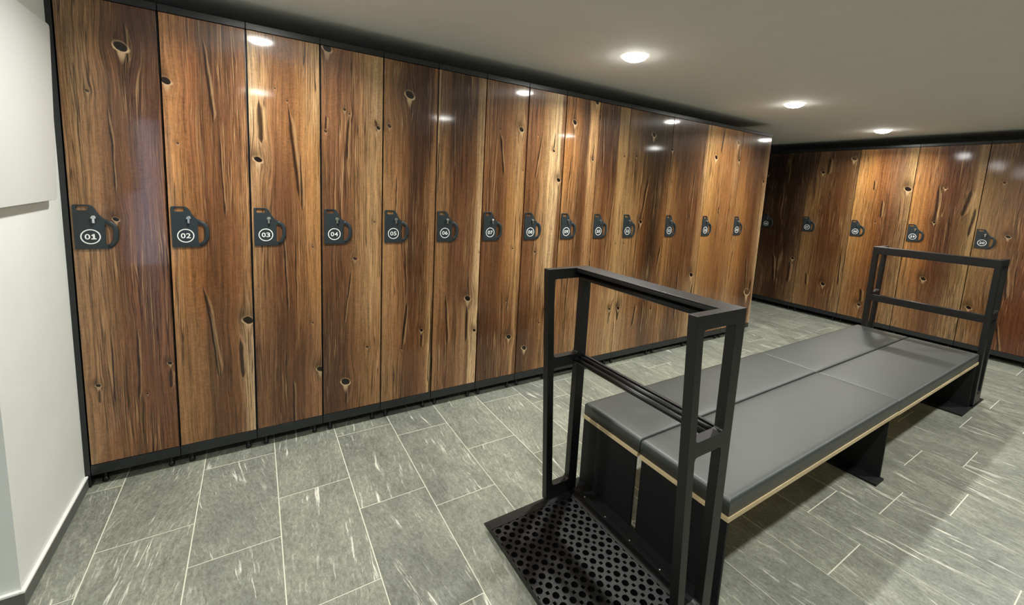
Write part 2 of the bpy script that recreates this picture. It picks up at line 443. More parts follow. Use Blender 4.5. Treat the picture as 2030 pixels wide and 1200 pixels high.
# ------------------------------------------------------------------ ceiling lights
def lamp_meshes():
    bm = BM(); add_lathe(bm, [(.0600, -.0135), (.0650, -.0125), (.0670, -.0090), (.0680, 0)], 40)
    ring = bm
    bm2 = BM(); add_lathe(bm2, [(.008, -.0290), (.024, -.0278), (.038, -.0248), (.050, -.0200), (.0575, -.0150), (.0595, -.0115)], 40)
    return ring, bm2
lamps = []
LX = (.70, 2.55, 4.39, 6.21, -1.15)  # last column is an added unseen lamp that brightens the left wall
def lamp_label(r, c):
    if r == 0:
        return ['lit round downlight above lockers 02 and 03, outside the picture at the top',
                'lit round downlight over the near half of the bench, largest in the picture',
                'lit round downlight over the far half of the bench, middle of three in the picture',
                'lit round downlight closest to the end row of lockers, smallest in the picture'][c]
    return ['lit round downlight above the viewpoint near the wall corner, outside the picture',
            'lit round downlight right of the near boot rack, outside the picture',
            'lit round downlight right of the far half of the bench, outside the picture',
            'lit round downlight right of the far boot rack near locker 20, outside the picture',
            'added unseen downlight left of the viewpoint past the wall corner, lighting the left wall'][c]
POWER = ((15.5, 19, 19, 19), (7.5, 15, 15, 15, 12))
proto = None
for r, y in enumerate((-.585, -2.33)):
    for c, x in enumerate(LX[:4] if r == 0 else LX):
        if proto is None:
            e = empty('ceiling_light', (x, y, CZ))
            a, d = lamp_meshes()
            mesh_obj('frosted_rim', a, M['rim'], e, True); mesh_obj('diffuser', d, M['lamp'], e, True)
            proto = e
        else:
            e = proto.copy(); COL.objects.link(e); e.location = (x, y, CZ)
            for ch in proto.children:
                q = ch.copy(); COL.objects.link(q); q.parent = e
        tag(e, lamp_label(r, c), 'ceiling light', 'round downlights in the ceiling')
        L = bpy.data.lights.new('downlight_beam', 'AREA'); L.shape = 'DISK'; L.size = .11
        L.energy = POWER[r][c]; L.color = LAMP_COL; L.spread = math.radians(150)
        lo = bpy.data.objects.new('downlight_beam', L); COL.objects.link(lo); lo.location = (x, y, CZ-.032)

# ------------------------------------------------------------------ lockers
ZB, ZT, ZF, ZR = .108, 2.089, 2.121, .057
def digit_mesh(ch):
    cu = bpy.data.curves.new('t', 'FONT'); cu.body = ch; cu.size = 1; cu.offset = .015
    ob = bpy.data.objects.new('t', cu); COL.objects.link(ob)
    me = bpy.data.meshes.new_from_object(ob.evaluated_get(bpy.context.evaluated_depsgraph_get()))
    bpy.data.objects.remove(ob); bpy.data.curves.remove(cu)
    xs = [v.co.x for v in me.vertices]; ys = [v.co.y for v in me.vertices]
    x0, x1, y0, y1 = min(xs), max(xs), min(ys), max(ys)
    P = [((v.co.x-x0)/(x1-x0), (v.co.y-y0)/(y1-y0)) for v in me.vertices]
    F = [list(p.vertices) for p in me.polygons]
    bpy.data.meshes.remove(me)
    return P, F
DIG = {}
def text_mesh(bm, s_, cx, cz, h, y):
    """two heavy slab digits; every 1 stands on a foot bar"""
    w, gap = h*.74, h*.10
    tot = len(s_)*w+(len(s_)-1)*gap
    for k, ch in enumerate(s_):
        xa = cx-tot/2+k*(w+gap)
        if ch == '1':
            for a0, a1, b0, b1 in ((.34, .72, .16, 1), (.02, .98, 0, .19), (.08, .36, .66, .86)):
                q = [bm.verts.new((xa+a*w, y, cz-h/2+b*h)) for a, b in ((a0, b0), (a1, b0), (a1, b1), (a0, b1))]
                bm.faces.new(q)
            continue
        if ch not in DIG: DIG[ch] = digit_mesh(ch)
        P, F = DIG[ch]
        vs = [bm.verts.new((xa+a*w, y, cz-h/2+b*h)) for a, b in P]
        for f in F:
            try: bm.faces.new([vs[i] for i in f])
            except ValueError: pass

PL_OUT = [(.012, 1.079), (.012, 1.266), (.062, 1.266), (.071, 1.262), (.078, 1.253), (.088, 1.231), (.100, 1.213), (.112, 1.205), (.124, 1.199),
          (.138, 1.188), (.147, 1.174), (.151, 1.152), (.151, 1.130), (.147, 1.111), (.134, 1.093), (.117, 1.079)]
PL_SLOT = [(.024, 1.242), (.060, 1.242), (.060, 1.261), (.024, 1.261)]
PL_HOLE = [(.108, 1.097), (.118, 1.098), (.129, 1.112), (.134, 1.130), (.134, 1.155), (.129, 1.174), (.120, 1.181), (.108, 1.184)]
def plate_bm():
    bm = BM()
    o = rounded(PL_OUT, .006, 3); s = rounded(PL_SLOT, .003, 3); h = rounded(PL_HOLE, .004, 2)
    prism(bm, [o, s, h], .006, lambda a, b, d: (a, -d-.0005, b))
    return bm
def grip_bm():
    # raised bow of the handle around the opening
    bm = BM()
    path = [(.110, 1.197, -.004), (.123, 1.191, -.005), (.1345, 1.182, -.0065), (.1410, 1.168, -.0075), (.1420, 1.150, -.008), (.1420, 1.132, -.008), (.1385, 1.114, -.007), (.129, 1.098, -.006), (.116, 1.087, -.004)]
    n = 8; rings = []
    for k_, (a, b, y) in enumerate(path):
        p = Vector((a, y, b)); q0 = path[max(0, k_-1)]; q1 = path[min(len(path)-1, k_+1)]
        tg = Vector((q1[0]-q0[0], q1[2]-q0[2], q1[1]-q0[1])).normalized()
        s1 = Vector((0, 1, 0)).cross(tg).normalized(); s2 = tg.cross(s1)
        rings.append([bm.verts.new(p+.0088*math.cos(2*math.pi*i/n)*s1+.0038*math.sin(2*math.pi*i/n)*s2) for i in range(n)])
    for A, B in zip(rings, rings[1:]):
        for i in range(n): bm.faces.new((A[i], A[(i+1) % n], B[(i+1) % n], B[i]))
    bm.faces.new(rings[0][::-1]); bm.faces.new(rings[-1])
    return bm
def lock_bm():
    bm = BM()
    add_cyl(bm, (.076, -.006, 1.214), (.076, -.014, 1.214), .0085, .0080, 18)
    add_box(bm, .0715, .0805, -.016, -.012, 1.190, 1.212)
    add_box(bm, .0672, .0848, -.017, -.013, 1.209, 1.2165)
    return bm
def foot_bm():
    bm = BM()
    add_lathe(bm, [(.011, 0), (.0125, .004), (.012, .016), (.007, .020), (.006, .024), (.006, .058)], 16)
    return bm
def sign_bm(num):
    bm = BM()
    n = 40; c = (.062, 1.132); y = -.0072
    rings = [[bm.verts.new((c[0]+r*math.cos(2*math.pi*i/n), yy, c[1]+r*math.sin(2*math.pi*i/n))) for i in range(n)] for r, yy in ((.0315, -.0062), (.0315, y), (.0275, y), (.0275, -.0062))]
    for A, B in zip(rings, rings[1:]):
        for i in range(n): bm.faces.new((A[i], A[(i+1) % n], B[(i+1) % n], B[i]))
    text_mesh(bm, '%02d' % num, c[0], c[1], .0228, y)
    return bm

T_, t_, b_, m_, d_, o_, p_ = (190, 160, 120), (168, 132, 92), (140, 98, 62), (114, 77, 49), (86, 57, 38), (166, 112, 60), (205, 173, 132)
DOORS = {
 1: dict(top=[(0,(132,100,70)),(.12,(152,120,84)),(.35,(146,110,76)),(.52,(118,84,58)),(.7,(98,68,52)),(1,(102,70,50))],
         mid=[(0,(160,126,92)),(.35,(150,112,76)),(.5,(112,77,50)),(.62,(128,88,58)),(.8,(112,80,62)),(1,(124,84,54))],
         bot=[(0,(164,128,92)),(.3,(150,110,76)),(.5,(136,96,64)),(.7,(122,82,54)),(1,(136,94,64))],
         knots=[(.196,1.92,.021,'R'),(.084,1.727,.009,'S'),(.143,1.205,.010,'D'),(.047,.473,.009,'D'),(.296,.532,.008,'D'),(.21,.40,.007,'S')],
         cracks=[(.19,.741,.18,.359),(.046,.462,.048,.391,.004),(.297,.507,.296,.408,.004),(.205,2.03,.215,1.85,.004),(.14,1.7,.15,1.3,.0025)]),
 2: dict(top=[(0,(186,136,90)),(.12,(170,122,78)),(.33,(150,100,62)),(.45,(112,80,54)),(.8,(124,86,58)),(1,(146,106,74))],
         mid=[(0,(182,136,84)),(.25,(164,114,64)),(.45,(126,84,50)),(.6,(118,80,46)),(.8,(140,96,58)),(.95,(172,130,86)),(1,(150,108,70))],
         bot=[(0,(164,124,82)),(.3,(152,112,72)),(.45,(112,80,52)),(.6,(116,80,52)),(.78,(130,92,60)),(.92,(188,158,124)),(1,(206,178,144))],
         knots=[(.020,1.809,.017,'D'),(.048,1.547,.008,'S'),(.293,.701,.020,'D')],
         cracks=[(.15,2.047,.185,1.638,.005),(.116,.908,.176,.418,.006),(.129,.8,.167,.407,.0035),(.256,.62,.262,.40,.008),(.2,1.62,.215,1.2,.003)]),
 3: dict(top=[(0,(206,176,138)),(.15,(190,152,110)),(.3,(160,116,76)),(.55,(140,98,60)),(.7,(158,114,70)),(.92,(188,152,108)),(1,(196,164,122))],
         mid=[(0,(176,138,98)),(.15,(150,112,76)),(.35,(124,84,54)),(.55,(122,82,50)),(.75,(164,118,70)),(1,(176,132,82))],
         bot=[(0,(124,90,62)),(.15,(136,98,66)),(.4,(104,70,45)),(.7,(112,76,48)),(.85,(148,108,74)),(1,(158,118,82))],
         knots=[(.036,1.5,.017,'D'),(.166,1.794,.007,'S'),(.274,1.064,.007,'S'),(.27,.651,.008,'S'),(.305,.382,.017,'D'),(.115,1.845,.006,'S')],
         cracks=[(.166,1.787,.215,1.301,.007),(.049,1.788,.052,1.576,.009),(.22,1.555,.228,1.249,.004),(.169,.384,.179,.064,.004),(.14,1.2,.15,.7,.003)]),
 4: dict(top=[(0,(150,110,76)),(.2,(140,100,68)),(.42,(128,90,62)),(.6,(154,116,80)),(.88,(184,152,112)),(1,(172,138,98))],
         mid=[(0,(128,90,58)),(.28,(112,76,50)),(.42,(130,92,60)),(.6,(166,128,86)),(.85,(186,150,106)),(1,(170,132,88))],
         bot=[(0,(98,68,46)),(.3,(108,74,50)),(.5,(130,92,60)),(.75,(154,114,74)),(1,(166,126,86))],
         knots=[(.022,1.668,.009,'S'),(.115,1.79,.009,'S'),(.139,1.770,.006,'S'),(.29,1.715,.008,'D'),(.273,1.198,.006,'S'),(.17,.993,.011,'S'),(.238,.47,.009,'S'),(.119,.281,.016,'R'),(.031,2.080,.016,'D')],
         cracks=[(.138,1.773,.12,1.509,.005),(.276,1.762,.287,1.693,.005),(.022,1.75,.022,1.675,.005),(.122,.25,.117,.14,.004),(.15,.95,.11,.6,.003)]),
 5: dict(top=[(0,(156,118,78)),(.25,(136,100,66)),(.45,(108,76,50)),(.65,(88,60,42)),(.88,(86,58,42)),(.95,(150,112,78)),(1,(120,86,58))],
         mid=[(0,(180,140,94)),(.22,(160,120,78)),(.42,(120,82,50)),(.55,(92,60,38)),(.75,(110,74,44)),(.92,(162,122,80)),(1,(150,110,72))],
         bot=[(0,(174,136,94)),(.3,(150,110,72)),(.48,(112,76,48)),(.7,(124,86,54)),(.88,(150,112,74)),(.93,(196,164,118)),(.96,(92,70,46)),(1,(84,62,40))],
         knots=[(.144,1.918,.018,'R'),(.033,1.733,.012,'S'),(.245,.526,.008,'D'),(.126,.425,.006,'S')],
         cracks=[(.152,.743,.127,.415,.005),(.245,.526,.244,.412,.005),(.297,.404,.296,.169,.004),(.08,1.5,.07,1.1,.003)]),
 6: dict(top=[(0,(196,168,132)),(.05,(140,108,78)),(.3,(90,64,46)),(.6,(84,58,42)),(.80,(100,74,54)),(.84,(160,130,94)),(1,(170,140,104))],
         mid=[(0,(150,112,74)),(.15,(160,120,78)),(.35,(118,80,50)),(.6,(122,84,54)),(.82,(142,104,70)),(.9,(190,158,116)),(1,(200,170,128))],
         bot=[(0,(156,116,78)),(.3,(120,82,52)),(.5,(140,104,70)),(.68,(162,128,92)),(.76,(112,80,54)),(.82,(200,170,130)),(1,(208,178,138))],
         knots=[(.237,.699,.016,'D'),(.294,.476,.009,'D'),(.309,1.0,.005,'S')],
         cracks=[(.076,.75,.106,.4,.006),(.232,.66,.238,.397,.008),(.017,1.7,.012,1.35,.003),(.1,1.9,.11,1.5,.003)]),
 7: dict(top=[(0,(150,110,74)),(.25,(128,90,60)),(.4,(124,88,58)),(.6,(146,106,70)),(.86,(172,138,96)),(.93,(130,94,64)),(1,(128,90,60))],
         mid=[(0,(130,90,56)),(.35,(118,80,48)),(.5,(136,94,56)),(.65,(166,122,72)),(.9,(180,140,90)),(1,(150,110,68))],
         bot=[(0,(90,62,42)),(.3,(106,72,46)),(.6,(124,86,54)),(.82,(140,100,64)),(.88,(184,146,102)),(.95,(120,84,54)),(1,(150,112,74))],
         knots=[(.268,1.814,.013,'D'),(.107,1.796,.006,'S'),(.249,.391,.013,'D'),(.217,.653,.007,'S'),(.297,1.549,.006,'S'),(.245,1.02,.008,'S')],
         cracks=[(.107,1.796,.146,1.50,.006),(.234,.784,.222,.57,.003),(.245,1.80,.247,1.72,.003)]),
 8: dict(top=[(0,(134,96,66)),(.25,(132,92,60)),(.45,(154,116,76)),(.68,(196,164,122)),(.86,(204,176,136)),(.93,(140,102,68)),(1,(120,84,54))],
         mid=[(0,(124,84,52)),(.3,(138,98,60)),(.5,(176,138,92)),(.7,(202,170,126)),(.85,(200,168,126)),(.92,(136,96,62)),(1,(124,86,54))],
         bot=[(0,(98,68,44)),(.4,(116,80,50)),(.65,(154,114,72)),(.85,(172,132,88)),(1,(150,112,74))],
         knots=[(.283,1.502,.012,'D'),(.087,1.793,.006,'S'),(.226,1.70,.007,'D'),(.069,.288,.014,'R'),(.113,.99,.010,'S'),(.186,.462,.008,'S'),(.25,1.15,.005,'S')],
         cracks=[(.119,1.817,.079,1.481,.004),(.234,1.83,.225,1.715,.005),(.29,1.49,.295,1.3,.003)]),
 9: dict(top=[(0,(166,118,66)),(.35,(150,106,62)),(.55,(112,80,56)),(.7,(104,74,54)),(.74,(190,152,106)),(.95,(186,146,100)),(1,(120,82,54))],
         mid=[(0,(164,122,76)),(.3,(146,104,64)),(.5,(110,76,48)),(.68,(122,84,52)),(.8,(176,136,92)),(1,(164,122,78))],
         bot=[(0,(138,98,62)),(.5,(150,112,74)),(.8,(176,142,102)),(1,(168,132,92))],
         knots=[(.082,1.915,.013,'R'),(.274,1.668,.007,'D'),(.277,2.083,.014,'D'),(.282,.53,.007,'D')],
         cracks=[(.277,1.80,.266,1.64,.004),(.07,1.7,.05,1.3,.003),(.11,.9,.10,.45,.004)]),
 10: dict(top=[(0,(150,112,76)),(.06,(104,74,54)),(.4,(94,66,50)),(.63,(88,62,46)),(.67,(170,136,90)),(1,(172,140,94))],
         mid=[(0,(164,122,78)),(.3,(122,82,50)),(.5,(132,92,56)),(.66,(150,112,68)),(.78,(184,148,98)),(1,(178,140,92))],
         bot=[(0,(150,110,72)),(.4,(170,132,90)),(.7,(178,144,102)),(1,(184,150,106))],
         knots=[(.283,1.721,.009,'S'),(.265,1.03,.006,'S'),(.255,.489,.009,'D')],
         cracks=[(.302,.582,.256,.48,.004),(.262,.48,.250,.36,.005),(.03,2.05,.06,1.6,.004),(.20,1.5,.17,1.0,.003)]),
 11: dict(top=[(0,(152,118,78)),(.25,(128,98,66)),(.45,(96,74,52)),(.7,(82,66,50)),(1,(98,76,56))],
         mid=[(0,(186,150,100)),(.25,(172,132,82)),(.45,(128,86,48)),(.62,(86,58,34)),(.75,(72,50,32)),(.9,(128,90,54)),(1,(156,112,64))],
         bot=[(0,(190,156,112)),(.3,(160,120,80)),(.55,(136,98,64)),(.7,(108,76,48)),(.85,(130,92,58)),(1,(150,112,74))],
         knots=[(.283,1.922,.016,'R'),(.100,1.733,.010,'S'),(.215,1.206,.012,'D'),(.44,.44,.012,'S'),(.04,1.03,.007,'S'),(.038,.485,.011,'D')],
         cracks=[(.276,1.665,.183,1.08,.004),(.491,1.031,.45,.675,.004),(.242,.514,.215,.30,.006),(.045,.48,.035,.38,.006),(.33,.55,.32,.2,.004)]),
 12: dict(top=[(0,(108,84,62)),(.3,(96,72,54)),(.6,(104,78,58)),(.9,(118,88,64)),(.96,(196,156,106)),(1,(204,166,116))],
         mid=[(0,(170,126,76)),(.3,(134,94,56)),(.5,(118,80,50)),(.8,(122,84,54)),(.93,(176,136,90)),(1,(186,146,98))],
         bot=[(0,(164,122,78)),(.3,(112,78,50)),(.5,(126,90,58)),(.75,(150,114,78)),(.9,(184,152,110)),(1,(160,124,84))],
         knots=[(.012,1.823,.010,'D'),(.045,1.548,.007,'S'),(.447,.71,.017,'D')],
         cracks=[(.243,.84,.26,.268,.004),(.475,.635,.462,.441,.006),(.35,1.7,.33,1.2,.003)]),
 13: dict(top=[(0,(200,160,104)),(.2,(182,138,82)),(.37,(150,106,60)),(.42,(164,120,72)),(.7,(150,106,62)),(.86,(176,136,92)),(1,(140,100,66))],
         mid=[(0,(184,140,84)),(.25,(170,124,70)),(.5,(152,106,60)),(.75,(160,112,64)),(1,(168,122,72))],
         bot=[(0,(186,148,100)),(.3,(160,116,70)),(.6,(142,98,58)),(.9,(160,120,80)),(1,(176,138,94))],
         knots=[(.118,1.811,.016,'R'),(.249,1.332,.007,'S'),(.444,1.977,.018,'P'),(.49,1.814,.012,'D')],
         cracks=[(.208,2.082,.185,1.85,.006),(.244,1.356,.242,1.283,.005),(.47,1.95,.485,1.75,.005)]),
 14: dict(top=[(0,(158,112,70)),(.25,(140,100,66)),(.5,(118,86,66)),(.8,(108,84,68)),(.93,(150,124,94)),(1,(176,152,120))],
         mid=[(0,(178,130,74)),(.3,(164,116,64)),(.5,(132,90,52)),(.65,(112,76,48)),(.85,(156,120,82)),(.95,(196,164,124)),(1,(206,178,138))],
         bot=[(0,(186,148,102)),(.2,(160,116,72)),(.5,(124,84,52)),(.72,(108,72,46)),(.88,(136,96,64)),(.95,(208,176,138)),(1,(216,188,150))],
         knots=[(.455,1.633,.014,'D'),(.40,.46,.030,'P'),(.05,1.02,.006,'S')],
         cracks=[(.302,.895,.361,.403,.006),(.06,1.0,.03,.6,.003),(.45,.6,.43,.42,.009)]),
 16: dict(top=[(0,(70,46,32)),(.4,(64,42,28)),(.8,(78,54,40)),(1,(92,68,52))],
         mid=[(0,(92,66,44)),(.25,(82,54,34)),(.55,(74,48,28)),(.8,(88,64,44)),(1,(120,90,62))],
         bot=[(0,(124,94,64)),(.35,(104,74,48)),(.55,(96,66,44)),(.75,(118,86,60)),(.95,(168,132,96)),(1,(150,114,78))],
         knots=[(.455,.702,.014,'D'),(.012,1.815,.012,'D')],
         cracks=[(.194,.779,.251,.328,.007),(.431,.68,.428,.36,.009)]),
 17: dict(top=[(0,(92,64,46)),(.17,(104,76,52)),(.2,(150,116,76)),(.42,(140,104,68)),(.5,(112,76,46)),(.8,(130,92,56)),(1,(146,110,72))],
         mid=[(0,(156,120,78)),(.2,(150,112,70)),(.4,(126,84,48)),(.65,(120,78,44)),(.85,(142,102,62)),(1,(172,134,88))],
         bot=[(0,(180,142,98)),(.3,(158,118,76)),(.5,(134,92,58)),(.8,(146,106,68)),(1,(184,148,104))],
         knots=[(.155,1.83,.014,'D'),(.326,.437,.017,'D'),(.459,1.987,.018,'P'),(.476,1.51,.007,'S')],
         cracks=[(.213,2.03,.215,1.80,.008),(.463,.927,.485,.427,.004),(.12,.55,.14,.38,.007)]),
 18: dict(top=[(0,(220,168,100)),(.2,(206,150,82)),(.45,(166,112,62)),(.6,(150,104,66)),(.8,(158,120,88)),(.95,(206,168,116)),(1,(214,176,122))],
         mid=[(0,(210,160,96)),(.2,(190,136,74)),(.45,(160,106,54)),(.62,(118,76,46)),(.8,(146,108,72)),(1,(186,150,106))],
         bot=[(0,(186,142,92)),(.3,(168,118,68)),(.55,(140,92,52)),(.8,(160,120,80)),(1,(190,154,110))],
         knots=[(.472,1.643,.020,'D'),(.204,.272,.014,'D'),(.235,1.262,.009,'S')],
         cracks=[(.27,1.524,.273,1.30,.005),(.197,.479,.211,.298,.007),(.17,1.75,.17,1.62,.004)]),
 19: dict(top=[(0,(196,146,92)),(.25,(172,120,72)),(.45,(128,84,58)),(.7,(114,76,54)),(.86,(140,106,76)),(.92,(186,152,108)),(1,(180,146,104))],
         mid=[(0,(204,150,84)),(.25,(180,124,68)),(.42,(128,82,50)),(.65,(112,74,48)),(.82,(140,108,72)),(.93,(180,148,100)),(1,(188,152,102))],
         bot=[(0,(184,142,94)),(.3,(160,116,72)),(.5,(134,90,56)),(.8,(160,124,84)),(1,(188,154,110))],
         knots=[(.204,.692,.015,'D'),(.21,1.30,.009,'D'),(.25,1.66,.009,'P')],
         cracks=[(.206,1.70,.204,1.252,.006),(.445,1.66,.399,1.375,.009),(.491,1.482,.478,1.178,.007)]),
 20: dict(top=[(0,(160,126,88)),(.3,(146,112,78)),(.6,(132,94,66)),(1,(130,88,62))],
         mid=[(0,(176,142,98)),(.3,(158,120,80)),(.6,(140,96,62)),(1,(134,88,58))],
         bot=[(0,(168,130,88)),(.3,(150,110,72)),(.5,(128,82,50)),(.75,(134,84,54)),(1,(126,78,50))],
         knots=[(.13,1.72,.012,'S'),(.056,.474,.014,'D'),(.22,1.21,.012,'D')],
         cracks=[(.31,.06,.256,.378,.004),(.24,1.0,.28,.6,.005)]),
}
foot_me = None
LOCKER_LABEL = {
 1: 'tall wood-print locker numbered 01 against the white wall, with a ringed knot near its top',
 2: 'tall wood-print locker numbered 02 with a dark knot at its left edge near the top',
 3: 'tall wood-print locker numbered 03 with a pale left edge and white glare at top',
 4: 'tall wood-print locker numbered 04, dark on the left and pale tan on the right',
 5: 'tall wood-print locker numbered 05, dark brown right half with a ringed knot high up',
 6: 'tall wood-print locker numbered 06 with a pale strip down its right edge',
 7: 'tall wood-print locker numbered 07 with a dark crack high up near its middle',
 8: 'tall wood-print locker numbered 08 with a broad pale band on its right side',
 9: 'tall narrow wood-print locker numbered 09 behind the left side of the near boot rack',
 10: 'tall narrow wood-print locker numbered 10, last narrow one before the wider doors',
 11: 'wide wood-print locker numbered 11, first wide door, tan left and very dark right of centre',
 12: 'wide wood-print locker numbered 12, fairly even dark brown with a pale right edge',
 13: 'wide wood-print locker numbered 13, orange brown with a ringed knot high on its left',
 14: 'wide wood-print locker numbered 14, last of the long row with a pale right edge',
 16: 'very dark wood-print locker numbered 16 half hidden behind the end of the long row',
 17: 'wood-print locker numbered 17 in the end row, tan edges with a knot near the bottom',
 18: 'bright orange-tan wood-print locker numbered 18 in the end row left of the far rack',
 19: 'wood-print locker numbered 19 seen through the far rack, round glare at its top',
 20: 'reddish brown wood-print locker numbered 20 at the right edge of the picture'}
def locker(num, x, y, w, rz, depth=.5):
    e = empty('locker', (x, y, 0), rz)
    tag(e, LOCKER_LABEL[num], 'locker', 'lockers of the long row' if num < 15 else 'lockers of the end row')
    g = .0042 if w < .4 else .003
    bm = BM()
    add_box(bm, .0008, w-.0008, .0205, depth, ZR, ZF)            # body
    add_box(bm, .0014, w-.0014, .0005, .0205, ZT+.003, ZF)         # fascia over the door
    add_box(bm, .0014, w-.0014, .0005, .0205, ZR, ZB-.003)         # rail under the door
    mesh_obj('carcass', bm, M['steel'], e, bevel=.0012, seg=1)
    D = DOORS[num]
    bm = BM(); add_box(bm, g, w-g, 0, .0185, ZB, ZT)
    mesh_obj('door', bm, wood('barn_wood_print_%02d' % num, w, D['top'], D['mid'], D['bot'], D['knots'], D['cracks'], num*3.7, 1.0 if num < 11 else .93 if num < 15 else .75), e, bevel=.0015, seg=2)
    off = .0 if w < .4 else .0
    p = mesh_obj('lock_plate', plate_bm(), M['plate'], e, bevel=.0008, seg=1)
    p['label'] = 'dark grey plate with the locker number'
    mesh_obj('handle', grip_bm(), M['plate'], p, True)
    mesh_obj('lock', lock_bm(), M['chrome'], p, bevel=.0008, seg=1)['label'] = 'small nickel lock'
    mesh_obj('number_sign', sign_bm(num), M['white'], p)['label'] = 'white ring around the number %02d' % num
    fo = None
    for fx in (.04, w-.04):
        for fy in (.034, depth-.05):
            if fo is None: fo = mesh_obj('foot', foot_bm(), M['foot'], e, True)
            else:
                q = fo.copy(); COL.objects.link(q); fo2 = q; q.parent = e
                q.location = (fx, fy, 0); continue
            fo.location = (fx, fy, 0)
    return e
for n in range(1, 15):
    if n <= 10: locker(n, (n-1)*W, 0, W, 0)
    else: locker(n, 10*W+(n-11)*W2, 0, W2, 0)
for n in range(16, 21):
    locker(n, XB, .7932-(n-16)*.515, .515, -math.pi/2)

# ------------------------------------------------------------------ bench
BX0, BX1, BY0, BY1 = 1.989, 5.085, -1.722, -.984
BXM = (BX0+BX1)/2; YS = -1.331
be = empty('bench', (BXM, YS, 0))
tag(be, 'long low bench with four dark grey cushions on plywood between the two racks', 'bench')
def loc(bm):   # world mesh into the bench's own space
    bmesh.ops.translate(bm, verts=bm.verts[:], vec=(-BXM, -YS, 0)); return bm
def cushion_bm(x0, x1, y0, y1, z0, z1, seams):
    sx0, sx1, sy0, sy1 = [3.5 if q else 1 for q in seams]     # tight shoulders where two pads meet
    bm = BM(); nx, ny = 26, 12
    def coord(k, n, lo, hi):
        # finer spacing at the shoulders
        e = [0, .0006, .002, .0045, .008, .013, .026]
        L = hi-lo
        if k < 7: return lo+e[k]
        if k > n-7: return hi-e[n-k]
        return lo+.026+(L-.052)*(k-6)/(n-12)
    xs = [coord(k, nx, x0, x1) for k in range(nx+1)]; ny = 20
    ys = [coord(k, ny, y0, y1) for k in range(ny+1)]
    V = []
    for i, x in enumerate(xs):
        row = []
        for j, y in enumerate(ys):
            s = min((x-x0)*sx0, (x1-x)*sx1, (y-y0)*sy0, (y1-y)*sy1); r = .013
            drop = 0 if s > r else r-math.sqrt(max(0, r*r-(r-s)**2))
            dx, dy = min(x-x0, x1-x), min(y-y0, y1-y)
            corner = .001*math.exp(-(dx+dy)/.03)
            row.append(bm.verts.new((x, y, z1-.004-drop-corner+.005*(1-math.exp(-s/.035)))))
        V.append(row)
    for i in range(nx):
        for j in range(ny): bm.faces.new((V[i][j], V[i+1][j], V[i+1][j+1], V[i][j+1]))
    rim = [V[i][0] for i in range(nx+1)]+[V[nx][j] for j in range(1, ny+1)]+[V[i][ny] for i in range(nx-1, -1, -1)]+[V[0][j] for j in range(ny-1, 0, -1)]
    base = [bm.verts.new((v.co.x, v.co.y, z0)) for v in rim]
    n = len(rim)
    for i in range(n): bm.faces.new((rim[i], base[i], base[(i+1) % n], rim[(i+1) % n]))
    bm.faces.new(base)
    return bm
names = {(0,0): 'near right', (0,1): 'near left', (1,0): 'far right', (1,1): 'far left'}
for ix, (xa, xb) in enumerate(((BX0, BXM-.001), (BXM+.001, BX1))):
    for iy, (ya, yb) in enumerate(((BY0, YS-.007), (YS+.007, BY1))):
        dz = 0 if ix == 0 else -.003
        bm = BM(); add_box(bm, xa, xb, ya, yb, .336+dz, .355+dz)
        mesh_obj('seat_board', loc(bm), M['ply'], be, bevel=.001, seg=1)
        mesh_obj('cushion', loc(cushion_bm(xa+(.004 if ix == 0 else .0008), xb-(.0008 if ix == 0 else .004), ya+(.003 if iy == 0 else -.0045), yb-(-.0045 if iy == 0 else .002), .3552+dz, .4190+dz, (ix == 1, ix == 0, iy == 1, iy == 0))), M['leather'], be, True)
def leg(xp, yA, yB, f0, f1, ztop=.3355):
    bm = BM(); add_box(bm, xp, xp+.012, yA, yB, .012, ztop)
    L = mesh_obj('leg', loc(bm), M['legs'], be, bevel=.001, seg=1)
    bm = BM(); add_box(bm, f0, f1, yA-.0149, yB+.0149, 0, .012)
    mesh_obj('foot_plate', loc(bm), M['legs'], L, bevel=.001, seg=1)
for ya, yb in ((BY0+.004, YS-.015), (YS+.015, BY1-.004)):
    leg(1.991, ya, yb, 1.931, 2.003)
    leg(3.425, ya, yb, 3.335, 3.437)
    leg(5.052, ya, yb, 4.84, 5.064)

